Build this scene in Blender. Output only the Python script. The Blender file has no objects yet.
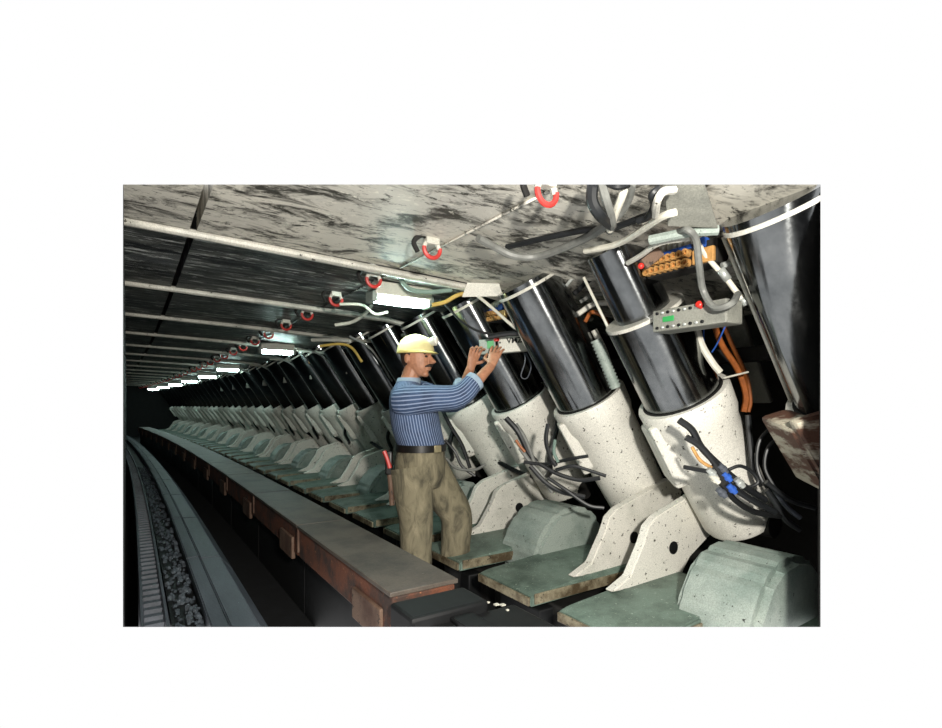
import bpy, bmesh, math, random
from mathutils import Vector, Matrix
random.seed(7)
C = bpy.context.scene.collection
PI = math.pi
# ------------------------------------------------------------------ the place: a longwall face
# world: y runs along the face (away from the viewer), x from the coal towards the goaf, z up, walkway floor at 0
TH = math.radians(33.1); FPX = 520.0; CX = 471.0; CY = 406.0
CAM = Vector((0, 0, 1.3))
RV = Vector((math.cos(TH), -math.sin(TH), 0)); FV = Vector((math.sin(TH), math.cos(TH), 0)); UV = Vector((0, 0, 1))
def W(px, py, d):
    return CAM + FV*d + RV*((px-CX)/FPX*d) + UV*((CY-py)/FPX*d)
# ------------------------------------------------------------------ materials
def lin(h):
    h = h.lstrip('#'); o = []
    for i in (0, 2, 4):
        c = int(h[i:i+2], 16)/255
        o.append(c/12.92 if c <= .04045 else ((c+.055)/1.055)**2.4)
    return (*o, 1)
def newmat(name):
    m = bpy.data.materials.new(name); m.use_nodes = True
    nt = m.node_tree; b = nt.nodes['Principled BSDF']
    return m, nt, b
def N(nt, t, **kw):
    n = nt.nodes.new(t)
    for k, v in kw.items():
        if k in n.inputs: n.inputs[k].default_value = v
        else: setattr(n, k, v)
    return n
def ramp(nt, fac, stops, interp='LINEAR'):
    r = nt.nodes.new('ShaderNodeValToRGB'); r.color_ramp.interpolation = interp
    e = r.color_ramp.elements
    while len(e) > 1: e.remove(e[-1])
    e[0].position = stops[0][0]; e[0].color = stops[0][1]
    for p, c in stops[1:]:
        k = e.new(p); k.color = c
    nt.links.new(fac, r.inputs[0]); return r.outputs[0]
def coords(nt, scale, src='pos', rot=(0, 0, 0)):
    if src == 'pos':
        g = nt.nodes.new('ShaderNodeNewGeometry'); o = g.outputs['Position']
    elif src == 'uv':
        g = nt.nodes.new('ShaderNodeTexCoord'); o = g.outputs['UV']
    else:
        g = nt.nodes.new('ShaderNodeTexCoord'); o = g.outputs['Object']
    mp = nt.nodes.new('ShaderNodeMapping'); mp.inputs['Scale'].default_value = scale; mp.inputs['Rotation'].default_value = rot
    nt.links.new(o, mp.inputs[0]); return mp.outputs[0]
def noise(nt, vec, s, detail=6, rough=.6, dist=0.0):
    n = nt.nodes.new('ShaderNodeTexNoise'); n.inputs['Scale'].default_value = s; n.inputs['Detail'].default_value = detail
    n.inputs['Roughness'].default_value = rough; n.inputs['Distortion'].default_value = dist
    nt.links.new(vec, n.inputs['Vector']); return n.outputs[0]
def mix(nt, fac, a, b):
    m = nt.nodes.new('ShaderNodeMix'); m.data_type = 'RGBA'
    if isinstance(fac, float): m.inputs[0].default_value = fac
    else: nt.links.new(fac, m.inputs[0])
    for i, v in ((6, a), (7, b)):
        if isinstance(v, tuple): m.inputs[i].default_value = v
        else: nt.links.new(v, m.inputs[i])
    return m.outputs[2]
def bump(nt, b, h, strength=.4, dist=.01):
    bp = nt.nodes.new('ShaderNodeBump'); bp.inputs['Strength'].default_value = strength; bp.inputs['Distance'].default_value = dist
    nt.links.new(h, bp.inputs['Height']); nt.links.new(bp.outputs[0], b.inputs['Normal'])
K = (0, 0, 0, 1); Wt = (1, 1, 1, 1)
def flat(name, col, rough=.6, metal=0.0, var=.25, s=14, spec=.5):
    m, nt, b = newmat(name); v = coords(nt, (1, 1, 1)); c = lin(col)
    n = noise(nt, v, s)
    d = tuple(x*(1-var) for x in c[:3])+(1,); l = tuple(min(1, x*(1+var)) for x in c[:3])+(1,)
    nt.links.new(ramp(nt, n, [(.3, d), (.7, l)]), b.inputs['Base Color'])
    b.inputs['Roughness'].default_value = rough; b.inputs['Metallic'].default_value = metal
    b.inputs['Specular IOR Level'].default_value = spec
    return m
def dirty(name, base, patch, chip, patch_lo=.48, patch_hi=.68, chip_at=.66, rough=.6, ps=3.0, cs=38, scale=(1, 1, 1), bmp=.25, metal=0.0):
    m, nt, b = newmat(name); v = coords(nt, scale)
    p = ramp(nt, noise(nt, v, ps, 8, .65), [(patch_lo, K), (patch_hi, Wt)])
    col = mix(nt, p, lin(base), lin(patch))
    n2 = noise(nt, v, cs, 4, .7)
    k = ramp(nt, n2, [(chip_at, K), (chip_at+.03, Wt)])
    col = mix(nt, k, col, lin(chip))
    n3 = noise(nt, v, 160, 2, .7)
    g = ramp(nt, n3, [(.35, (.72, .72, .72, 1)), (.65, (1.0, 1.0, 1.0, 1))])
    mm = nt.nodes.new('ShaderNodeMix'); mm.data_type = 'RGBA'; mm.blend_type = 'MULTIPLY'; mm.inputs[0].default_value = 1
    nt.links.new(col, mm.inputs[6]); nt.links.new(g, mm.inputs[7])
    nt.links.new(mm.outputs[2], b.inputs['Base Color'])
    b.inputs['Roughness'].default_value = rough; b.inputs['Metallic'].default_value = metal
    bump(nt, b, n2, bmp, .006)
    return m
M = {}
M['white'] = dirty('dirty_white_paint', '#e9e6dc', '#c2c2b6', '#2f271d', .5, .8, .625, .5)
M['pale'] = dirty('grimy_pale_paint', '#9fa9a1', '#6f8078', '#2a2a26', .45, .7, .645, .55)
M['teal'] = dirty('teal_grey_paint', '#7f958a', '#536a62', '#c9d3c2', .42, .7, .70, .5)
M['toe'] = dirty('trodden_green_plate', '#74877b', '#4a5a50', '#b3beb0', .42, .66, .64, .55, 5, 60)
M['chip_edge'] = dirty('chipped_edge_paint', '#8f866e', '#4c3f2b', '#1c1710', .42, .6, .62, .6, 9, 40)
M['rust'] = dirty('rusty_brown_steel', '#6d5646', '#4a2f20', '#2a211b', .42, .66, .62, .75, 5, 30)
M['rust_hot'] = dirty('orange_rust', '#6b3d27', '#3b2a22', '#8d5c3d', .42, .6, .64, .8, 7, 34)
M['beamtop'] = dirty('grey_brown_worn_steel', '#5a5148', '#3c3630', '#a8a294', .42, .66, .72, .6, 6, 50)
M['rustblock'] = dirty('rusty_white_paint', '#b3ab98', '#57392a', '#2b1d15', .42, .52, .64, .7, 5, 30, (1, 1, 3))
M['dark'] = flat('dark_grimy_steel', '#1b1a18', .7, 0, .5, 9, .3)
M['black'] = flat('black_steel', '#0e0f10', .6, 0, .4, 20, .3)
M['bluesteel'] = dirty('blue_grey_worn_steel', '#4f545d', '#343941', '#868d95', .42, .66, .68, .55, 5, 60, (1, .25, 1))
M['rubber'] = flat('black_rubber', '#16181a', .45, 0, .2, 30)
M['greyhose'] = flat('grey_hose', '#6c6d69', .5, 0, .2, 30)
M['palehose'] = flat('pale_pipe', '#c4c1b4', .45, 0, .15, 30)
M['orange'] = flat('orange_hose', '#8a4b1c', .5, 0, .25, 40)
M['blue'] = flat('blue_plastic', '#2c56a8', .4)
M['brass'] = flat('brass', '#c9985c', .35, .3, .25, 40)
M['fitting'] = flat('bright_fitting', '#b9bdb9', .35, .5, .2, 40)
M['grey_panel'] = dirty('grey_enamel', '#8d8d84', '#6d6e68', '#2d2d2b', .45, .7, .72, .5, 6, 60)
M['lightbox'] = dirty('pale_enamel', '#c9c7bb', '#a5a59c', '#55554f', .5, .75, .72, .45, 6, 60)
M['red'] = flat('red_paint', '#b3322c', .45)
M['redhi'] = flat('bright_red_plastic', '#c62b22', .4)
M['goldtape'] = flat('yellow_paint', '#b79a4c', .5)
M['coal'] = dirty('black_coal', '#0b0c0e', '#15171a', '#23272b', .45, .7, .66, .75, 8, 30)
M['coalbits'] = dirty('coal_fines', '#2c3238', '#4a535b', '#8b969e', .42, .62, .66, .7, 20, 60)
M['rock'] = dirty('dark_rock', '#191715', '#0e0d0c', '#2c2925', .45, .7, .66, .85, 4, 20)
M['skin'] = flat('skin', '#a8765a', .5, 0, .22, 38)
M['hair'] = flat('brown_hair', '#2b1c13', .7)
M['eye'] = flat('eye_dark', '#1a1512', .3)
M['boot'] = flat('black_boot', '#121212', .45)
M['leather'] = flat('black_leather', '#151311', .4)
M['buckle'] = flat('metal_buckle', '#a59a7a', .35, .6)
def mk_canopy(name, base, dk, lt, lo, hi, wlo, rough, sx):
    m, nt, b = newmat(name)
    v = coords(nt, (sx, 1, .3), 'pos', (0, 0, math.radians(8)))
    n1 = noise(nt, v, 9, 9, .72, .6); n2 = noise(nt, v, 26, 7, .75, .4)
    big = noise(nt, coords(nt, (1, 1, 1)), 1.3, 4, .5)
    col = mix(nt, ramp(nt, big, [(.35, K), (.7, Wt)]), lin(base[0]), lin(base[1]))
    col = mix(nt, ramp(nt, n1, [(lo, Wt), (hi, K)]), col, lin(dk))
    col = mix(nt, ramp(nt, n2, [(lo-.03, Wt), (lo+.03, K)]), col, lin(dk))
    col = mix(nt, ramp(nt, n2, [(wlo, K), (wlo+.05, Wt)]), col, lin(lt))
    nt.links.new(col, b.inputs['Base Color']); b.inputs['Roughness'].default_value = rough
    bump(nt, b, n2, .35, .008)
    return m
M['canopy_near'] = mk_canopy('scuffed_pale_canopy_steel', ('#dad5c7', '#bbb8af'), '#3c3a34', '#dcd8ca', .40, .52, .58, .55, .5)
M['canopy'] = mk_canopy('streaked_dark_canopy_steel', ('#74756d', '#55595a'), '#1d2023', '#d8dbd5', .43, .56, .565, .5, .16)  # darker, cooler tone of the canopy steel, beyond the nearest two supports
M['lip'] = dirty('bright_canopy_edge', '#d6d3c8', '#a8a89f', '#3a372f', .45, .75, .64, .45, 7, 24)
ANR = 0.25
def mk_chrome():
    m, nt, b = newmat('oily_chrome')
    v = coords(nt, (1, 1, 1), 'obj')
    n = noise(nt, v, 5, 5, .6); n2 = noise(nt, v, 60, 3, .7)
    nt.links.new(ramp(nt, n, [(.3, (.14, .15, .155, 1)), (.7, (.30, .31, .31, 1))]), b.inputs['Base Color'])
    nt.links.new(ramp(nt, n2, [(.3, (.14,)*3+(1,)), (.75, (.20,)*3+(1,))]), b.inputs['Roughness'])
    b.inputs['Metallic'].default_value = 1.0
    tg = nt.nodes.new('ShaderNodeTangent'); tg.direction_type = 'UV_MAP'; tg.uv_map = 'UVMap'
    nt.links.new(tg.outputs[0], b.inputs['Tangent']); b.inputs['Anisotropic'].default_value = .85; b.inputs['Anisotropic Rotation'].default_value = ANR
    return m
M['chrome'] = mk_chrome()
def emit(name, col, s):
    m, nt, b = newmat(name); b.inputs['Base Color'].default_value = lin(col)
    b.inputs['Emission Color'].default_value = lin(col); b.inputs['Emission Strength'].default_value = s
    return m
M['lamp'] = emit('lit_lamp_glass', '#dcfff8', 60)
M['green'] = emit('lit_green_display', '#2f8f4c', .12)
M['headlamp'] = flat('headlamp_lens', '#f2efe2', .2, 0, .03)
def mk_shirt():
    m, nt, b = newmat('striped_blue_cotton')
    v = coords(nt, (1, 1, 1), 'uv')
    w = nt.nodes.new('ShaderNodeTexWave'); w.inputs['Scale'].default_value = 3.0; w.inputs['Distortion'].default_value = .25
    w.inputs['Detail'].default_value = 1
    nt.links.new(v, w.inputs['Vector'])
    n = noise(nt, coords(nt, (1, 1, 1)), 11, 5)
    a = mix(nt, ramp(nt, n, [(.35, K), (.65, Wt)]), lin('#2b3a55'), lin('#3f5474'))
    col = mix(nt, ramp(nt, w.outputs['Color'], [(.70, K), (.9, Wt)]), a, lin('#8593b0'))
    nt.links.new(col, b.inputs['Base Color']); b.inputs['Roughness'].default_value = .85
    bump(nt, b, noise(nt, coords(nt, (1, 1, .5)), 18, 3), .5, .02)
    return m
M['shirt'] = mk_shirt()
M['cuff'] = flat('pale_blue_cuff', '#8fa0b0', .85)
def cloth(name, a, c, d):
    m, nt, b = newmat(name)
    v = coords(nt, (1, 1, .45)); n = noise(nt, v, 14, 6, .6, .8)
    nt.links.new(ramp(nt, n, [(.3, lin(d)), (.5, lin(a)), (.72, lin(c))]), b.inputs['Base Color'])
    b.inputs['Roughness'].default_value = .9; bump(nt, b, n, .6, .03); return m
M['trousers'] = cloth('khaki_trousers', '#716a55', '#8a8169', '#3f3b2f')
M['hat'] = flat('cream_yellow_helmet', '#dccf98', .3, 0, .12, 10)
M['hatlow'] = flat('yellow_helmet_brim', '#d8c67e', .35, 0, .1)
# ------------------------------------------------------------------ mesh helpers
def V(*a): return Vector(a)
class MB:
    def __init__(s): s.bm = bmesh.new(); s.uv = s.bm.loops.layers.uv.new('UVMap')
    def box(s, lo, hi, bev=0.0, mi=0):
        lo = Vector(lo); hi = Vector(hi); c = (lo+hi)/2; d = hi-lo
        return s.obox(c, V(1, 0, 0), V(0, 1, 0), V(0, 0, 1), d, bev, mi)
    def obox(s, c, ax, ay, az, d, bev=0.0, mi=0):
        mat = Matrix((ax.to_4d(), ay.to_4d(), az.to_4d(), Vector(c).to_4d())).transposed()
        for i in range(3): mat[3][i] = 0
        mat[3][3] = 1
        r = bmesh.ops.create_cube(s.bm, size=1, matrix=mat @ Matrix.Diagonal((d[0], d[1], d[2], 1)))
        vs = r['verts']
        fs = set(f for v in vs for f in v.link_faces)
        for f in fs: f.material_index = mi
        if bev > 0:
            es = list(set(e for v in vs for e in v.link_edges))
            rr = bmesh.ops.bevel(s.bm, geom=es, offset=bev, segments=2, affect='EDGES', profile=.5)
            for f in rr['faces']: f.material_index = mi; f.smooth = True
        return s
    def prism(s, pts, y0, y1, mi=0, bev=0.0):          # polygon in xz, along y
        a = [s.bm.verts.new((p[0], y0, p[1])) for p in pts]; b = [s.bm.verts.new((p[0], y1, p[1])) for p in pts]
        fs = [s.bm.faces.new(a), s.bm.faces.new(b[::-1])]
        n = len(pts)
        for i in range(n): fs.append(s.bm.faces.new((a[i], b[i], b[(i+1) % n], a[(i+1) % n])))
        for f in fs: f.material_index = mi
        bmesh.ops.recalc_face_normals(s.bm, faces=fs)
        if bev:
            es = list(set(e for f in fs for e in f.edges))
            bmesh.ops.bevel(s.bm, geom=es, offset=bev, segments=2, affect='EDGES')
        return s
    def loft(s, rings, seg=16, mi=0, caps=True, urep=1.0):  # ring = (centre, u, v)
        R = []; L = 0; prev = None; vs = []
        for c, u, v in rings:
            c = Vector(c)
            if prev is not None: L += (c-prev).length
            prev = c; vs.append(L)
            R.append([s.bm.verts.new(c + u*math.cos(2*PI*i/seg) + v*math.sin(2*PI*i/seg)) for i in range(seg)])
        fs = []
        for j in range(len(R)-1):
            for i in range(seg):
                k = (i+1) % seg
                f = s.bm.faces.new((R[j][i], R[j][k], R[j+1][k], R[j+1][i])); f.smooth = True; f.material_index = mi; fs.append(f)
                uvs = [(i/seg*urep, vs[j]), ((i+1)/seg*urep, vs[j]), ((i+1)/seg*urep, vs[j+1]), (i/seg*urep, vs[j+1])]
                for lp, t in zip(f.loops, uvs): lp[s.uv].uv = t
        if caps:
            for r in (R[0][::-1], R[-1]):
                f = s.bm.faces.new(r); f.material_index = mi; fs.append(f)
        bmesh.ops.recalc_face_normals(s.bm, faces=fs)
        return s
    def tube(s, pts, r, seg=8, mi=0, smooth=True, n=6):
        pts = [Vector(p) for p in pts]
        if smooth and len(pts) > 2: pts = catmull(pts, n)
        if not isinstance(r, (list, tuple)): rr = [r]*len(pts)
        else: rr = [r[0] + (r[1]-r[0])*i/(len(pts)-1) for i in range(len(pts))]
        t0 = (pts[1]-pts[0]).normalized(); up = V(0, 0, 1) if abs(t0.z) < .9 else V(1, 0, 0)
        u = t0.cross(up).normalized(); rings = []
        for i, p in enumerate(pts):
            t = (pts[min(i+1, len(pts)-1)]-pts[max(i-1, 0)]).normalized()
            u = (u - t*u.dot(t)).normalized(); v = t.cross(u)
            rings.append((p, u*rr[i], v*rr[i]))
        return s.loft(rings, seg, mi)
    def lathe(s, o, ax, prof, seg=32, mi=0, caps=True):   # prof: (s, r)
        ax = Vector(ax).normalized(); up = V(0, 1, 0) if abs(ax.y) < .9 else V(1, 0, 0)
        u = ax.cross(up).normalized(); v = ax.cross(u)
        return s.loft([(Vector(o)+ax*a, u*r, v*r) for a, r in prof], seg, mi, caps)
    def ell(s, c, ax, ay, az, seg=14, mi=0):             # ellipsoid by three semi-axis vectors
        r = []
        n = 10
        for j in range(n+1):
            t = -PI/2 + PI*j/n; t = max(-PI/2+.02, min(PI/2-.02, t))
            r.append((Vector(c)+az*math.sin(t), ax*math.cos(t), ay*math.cos(t)))
        return s.loft(r, seg, mi)
    def torus(s, c, ax, R, r, seg=24, rs=8, a0=0, a1=2*PI, mi=0):
        ax = Vector(ax).normalized(); up = V(0, 0, 1) if abs(ax.z) < .9 else V(1, 0, 0)
        u = ax.cross(up).normalized(); v = u.cross(ax)
        pts = [Vector(c)+(u*math.cos(a0+(a1-a0)*i/seg)+v*math.sin(a0+(a1-a0)*i/seg))*R for i in range(seg+1)]
        return s.tube(pts, r, rs, mi, smooth=False)
    def build(s, name, mats, parent=None, loc=None, smooth_angle=None):
        me = bpy.data.meshes.new(name); s.bm.normal_update()
        for ed in s.bm.edges:
            if len(ed.link_faces) == 2 and ed.calc_face_angle(0) > .62: ed.smooth = False
        s.bm.to_mesh(me); s.bm.free()
        if not isinstance(mats, (list, tuple)): mats = [mats]
        for m in mats: me.materials.append(M[m] if isinstance(m, str) else m)
        o = bpy.data.objects.new(name, me); C.objects.link(o)
        if parent: o.parent = parent
        if loc is not None: o.location = loc
        return o
def catmull(p, n=6):
    out = []
    q = [p[0]*2-p[1]]+p+[p[-1]*2-p[-2]]
    for i in range(1, len(q)-2):
        for k in range(n):
            t = k/n
            out.append(.5*((2*q[i])+(q[i+1]-q[i-1])*t+(2*q[i-1]-5*q[i]+4*q[i+1]-q[i+2])*t*t+(3*q[i]-q[i-1]-3*q[i+1]+q[i+2])*t**3))
    out.append(p[-1]); return out
def tag(o, label=None, cat=None, group=None, kind=None):
    if label: o['label'] = label
    if cat: o['category'] = cat
    if group: o['group'] = group
    if kind: o['kind'] = kind
    return o
def empty(name, loc, rz=0.0):
    o = bpy.data.objects.new(name, None); C.objects.link(o); o.location = loc; o.rotation_euler = (0, 0, rz); o.empty_display_size = .1
    return o
def kids(o): return [c for c in bpy.data.objects if c.parent == o]
def copy_tree(o, parent=None):
    c = o.copy(); C.objects.link(c)
    if parent: c.parent = parent
    for ch in kids(o): copy_tree(ch, c)
    return c
def bend(y): return -.0022*max(0, y-4)**2
ORD = ['nearest', 'second', 'third', 'fourth', 'fifth', 'sixth', 'seventh', 'eighth', 'ninth', 'tenth', 'eleventh', 'twelfth', 'thirteenth',
       'fourteenth', 'fifteenth', 'sixteenth', 'seventeenth', 'eighteenth', 'nineteenth', 'twentieth']
# ------------------------------------------------------------------ the setting
b = MB(); b.box((-1, -.5, 2.24), (7, 27.5, 2.8)); o = b.build('ceiling', 'rock'); tag(o, kind='structure')
b = MB(); b.box((-1, -.5, -.5), (7, 27.5, 0)); o = b.build('floor', 'coal'); tag(o, kind='structure')
b = MB(); b.box((-6, 27, 0), (7, 27.5, 2.24)); o = b.build('wall_back', 'coal'); tag(o, kind='structure')
b = MB(); b.box((4.3, -.5, 0), (4.7, 27, 2.24)); o = b.build('wall_right', 'rock'); tag(o, kind='structure')
b = MB()                                                # coal face beside the camera, laid along the left cut to block sky light
a0 = W(123, 406, 1.7); a1 = W(123, 406, 34); b1 = W(126.5, 406, 34)
for p in (a0, a1, b1): p.z = 0
bmv = [b.bm.verts.new(V(p.x, p.y, z)) for z in (-.2, 2.6) for p in (a0, a1, b1)]
for f in ((0, 1, 2), (5, 4, 3), (0, 3, 4, 1), (1, 4, 5, 2), (2, 5, 3, 0)): b.bm.faces.new([bmv[i] for i in f])
bmesh.ops.recalc_face_normals(b.bm, faces=b.bm.faces[:])
o = b.build('wall_left', 'coal'); tag(o, kind='structure')
b = MB()  # thin rock wedge added along the right cut to block sky light
a0 = W(820.4, 406, 1.75); a1 = W(820.4, 406, 3.4); b1 = W(816.5, 406, 3.4)
bmv = [b.bm.verts.new(V(p.x, p.y, z)) for z in (0, 2.6) for p in (a0, a1, b1)]
for f in ((0, 1, 2), (5, 4, 3), (0, 3, 4, 1), (1, 4, 5, 2), (2, 5, 3, 0)): b.bm.faces.new([bmv[i] for i in f])
bmesh.ops.recalc_face_normals(b.bm, faces=b.bm.faces[:])
tag(b.build('wall_right_blocker', 'rock'), kind='structure')
b = MB(); b.obox(CAM-FV*.9-UV*.2, RV, FV, UV, (7, .1, 2.2)); tag(b.build('wall_near_blocker', 'coal'), kind='structure')  # unseen coal wall behind the camera, added to darken the piston reflections
# ------------------------------------------------------------------ powered roof supports
A = V(2.9, 0, .66); AX = (V(2.03, .13, 2.05)-A).normalized()
TX = V(0, 1, 0); NX = AX.cross(TX).normalized()
if NX.x > 0: NX = -NX                                    # NX: out of the leg, towards the face and down
def make_leg(root, yl, staged=False, mats=('white', 'pale')):
    o = A+V(0, yl, 0)
    m = MB()
    m.lathe(o, AX, [(-.01, .12), (-.01, .185), (.02, .198), (.3, .208), (.64, .222), (.69, .238), (.81, .245), (.826, .238), (.826, .204), (.73, .203)], 48)
    leg = m.build('leg', mats[0], root)
    h = MB()                                            # the pale flange plate on the face-side of the cylinder casting
    side = (NX*.80+TX*.60).normalized(); tan = AX.cross(side).normalized()
    c = o+AX*.55+side*.205
    h.obox(c, tan, AX, side, (.20, .36, .10), .022)
    h.obox(o+AX*.59+side*.17+tan*.10, tan, AX, side, (.05, .36, .16), .015)
    h.build('flange_plate', 'white', leg)
    p = MB(); top = 1.32 if staged else 1.70
    p.lathe(o, AX, [(.70, .20), (top-.03, .20)] if not staged else [(.70, .20), (top, .20)], 48)
    p.build('piston', 'chrome', leg)
    if staged:
        p = MB(); p.lathe(o, AX, [(top-.012, .198), (top-.012, .204), (top+.006, .204), (top+.006, .15)], 48); p.build('gland_ring', 'lip', leg)
        p = MB(); p.lathe(o, AX, [(top, .14), (1.70, .14)], 40); p.build('upper_piston', 'chrome', leg)
    else:
        p = MB(); p.lathe(o, AX, [(top-.075, .201), (top-.073, .206), (top-.058, .206), (top-.056, .201)], 48); p.build('gland_ring', 'lip', leg)
    r = MB(); r.torus(o+AX*.826, AX, .206, .007, 40, 8); r.build('wiper_ring', 'dark', leg)
    e = MB()                                            # pale rod drawing the bright line along the piston's edge
    sd = (-TX*.2+NX*.0+V(0, 0, 0)); q = o+TX*.213+NX*.05
    e.tube([q+AX*.80, q+AX*1.60], .008, 8, smooth=False); e.build('edge_rod', 'palehose', leg)
    return leg
LUG = [(2.06, .345), (2.2, .40), (2.31, .56), (2.35, .645), (2.42, .69), (2.92, .83), (3.04, .74), (2.98, .55), (2.72, .42), (2.62, .31)]
CAN = [(.255, 2.125), (1.2, 2.10), (1.85, 2.07), (2.15, 2.06), (2.45, 2.02), (3.7, 1.93)]
def lipz(x):
    for (x0, z0), (x1, z1) in zip(CAN, CAN[1:]):
        if x <= x1: return z0+(z1-z0)*(x-x0)/(x1-x0)
    return CAN[-1][1]
def make_support(near, staged, rim=True, far=.685, clamps=(.12, -.56), dz=0):
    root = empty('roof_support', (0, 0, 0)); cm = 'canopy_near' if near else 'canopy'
    m = MB(); m.prism(CAN+[(3.7, 2.24), (.255, 2.24)], -.685, far); m.build('canopy', cm, root)
    m = MB(); m.prism([(-.6, 2.15), (.225, 2.125), (.225, 2.24), (-.6, 2.24)], -.685, .685); m.build('front_canopy', cm, root)
    m = MB()                                            # the bright lower rim along the near side of the canopy
    xs = [-.6, .2, .9, 1.5, 1.85, 2.05, 2.2, 2.4, 2.9]
    zz = [2.145, 2.12, 2.095, 2.07, 2.055, 2.02, 1.995, 1.985, 1.96]
    wd = [.022, .024, .030, .042, .042, .034, .03, .028, .026]
    m.loft([(V(x, -.685+w*.6, z), V(0, w, 0), V(0, 0, .022)) for x, z, w in zip(xs, zz, wd)], 10)
    if rim: m.build('canopy_rim', 'lip', root)
    m = MB(); m.tube([V(1.28, -.64, 2.088), V(1.28, .64, 2.088)], .006, 6, smooth=False); m.build('weld_seam', cm, root)
    for yo in clamps:                              # clamp with a red ring under the canopy
        m = MB(); z = 2.085-(dz if yo < 0 else 0); x = 1.2; yy = yo
        m.box((x-.035, yy-.02, z-.015), (x+.035, yy+.02, z+.03), .006)
        m.torus((x, yy, z-.035), (0, 1, 0), .04, .011, 16, 8, 0, PI)
        h = m.build('hanger_clamp', 'lightbox', root)
        m = MB(); m.torus((x, yy-.004, z-.035), (0, 1, 0), .043, .0105, 18, 8, PI*.95, PI*2.05); m.build('ring', 'red', h)
        m = MB(); m.tube([V(x-.06, yy+.03, z-.05), V(x-.085, yy+.02, z-.01), V(x-.06, yy, z+.02), V(x-.02, yy, z+.02)], .012, 8)
        m.build('hook', 'dark', h)
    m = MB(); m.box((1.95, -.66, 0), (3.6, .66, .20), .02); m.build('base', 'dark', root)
    for s, yl in ((-1, -.415), (1, .275)):
        make_leg(root, yl, staged and s < 0, ('white', 'pale'))
        m = MB(); m.prism([(1.74, .30), (1.80, .315), (2.2, .345), (2.62, .355), (2.62, .26), (1.74, .25)], yl-.245, yl+.245, 0, .008)
        t = m.build('toe_plate', 'toe', root)
        m = MB(); m.box((1.728, yl-.235, .255), (1.742, yl+.235, .30), .003)
        m.build('worn_edge', 'chip_edge', t); m = MB()
        m.box((1.76, yl-.253, .262), (2.5, yl-.243, .318), .003); m.build('worn_side', 'chip_edge', t)
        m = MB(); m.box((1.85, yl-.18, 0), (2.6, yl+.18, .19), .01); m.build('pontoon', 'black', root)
        for q in ((.215,) if yl < 0 else (-.20,)):
            m = MB(); m.prism(LUG, yl+q-.028, yl+q+.028, 0, .007); l = m.build('lug_plate', 'white', root)
            m = MB(); m.lathe((2.56, yl+q-.034, .5), (0, 1, 0), [(0, .036), (.068, .036)], 20); m.build('hole_disc', 'black', l)  # black disc standing in for the shaded hole through the plate
        m = MB(); m.lathe((2.9, yl-.2, .66), (0, 1, 0), [(0, .07), (.4, .07)], 20); m.build('pivot_pin', 'dark', root)
    HP = [(2.15, .30), (2.18, .40), (2.28, .54), (2.38, .60), (2.52, .62), (2.66, .59), (2.76, .50), (2.80, .34), (2.80, .2), (2.15, .2)]
    m = MB(); m.prism(HP, -.71-.20, -.71+.20, 0, .035); m.build('shroud', 'pale', root)
    m = MB(); m.prism([(3.35, .2), (3.62, 1.94), (3.70, 1.94), (3.43, .2)], -.68, .68); m.build('rear_shield', 'dark', root)
    for yl in (-.33,):
        m = MB(); a = V(2.92, yl, 1.93); c = V(3.12, yl-.1, 1.32)
        ax = (c-a).normalized(); m.obox((a+c)/2, ax, V(0, 1, 0), ax.cross(V(0, 1, 0)), ((c-a).length, .12, .04), .01)
        m.build('link_bar', 'grey_panel', root)
    m = MB(); m.box((2.86, -.6, 1.55), (2.98, .62, 1.63), .01); m.build('hose_tray', 'dark', root)
    return root
proto = make_support(False, False)
PITCH = 1.395; Y0 = .67
NS = 18
roots = []
for k in range(NS):
    y = Y0+PITCH*k
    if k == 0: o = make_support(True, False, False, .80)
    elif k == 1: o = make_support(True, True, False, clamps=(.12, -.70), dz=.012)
    elif k == 2: o = proto
    else: o = copy_tree(proto)
    if k == 0: y -= .075
    o.location = (bend(y), y, 0); o.rotation_euler = (0, 0, -math.atan((bend(y+.7)-bend(y-.7))/1.4))
    if k == 0: lb = 'roof support cut by the right edge, with rusty casting and huge chrome piston'
    elif k == 1: lb = 'white roof support with two-stage chrome piston, under the big brass valve block'
    elif k == 2: lb = 'white roof support whose chrome piston the miner is working on'
    elif k == 3: lb = 'pale roof support standing directly behind the miner, partly hidden by him'
    else: lb = 'pale roof support behind the miner, %s in the row counted from the viewer' % ORD[k]
    tag(o, lb, 'roof support', 'powered roof supports along the coal face'); roots.append(o)
for ch in kids(roots[0]):                               # the nearest one's visible casting is rusty
    if ch.name.startswith('leg'):
        for g in kids(ch):
            if g.name.startswith('flange_plate'):
                g.data.materials[0] = M['rustblock']
                g.data.transform(Matrix.Translation(AX*.10+NX*.03))
                cc = sum((v.co for v in g.data.vertices), Vector())/len(g.data.vertices)
                g.data.transform(Matrix.Translation(cc) @ Matrix.Diagonal((1.3, 1.35, .95, 1)) @ Matrix.Translation(-cc))
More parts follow.
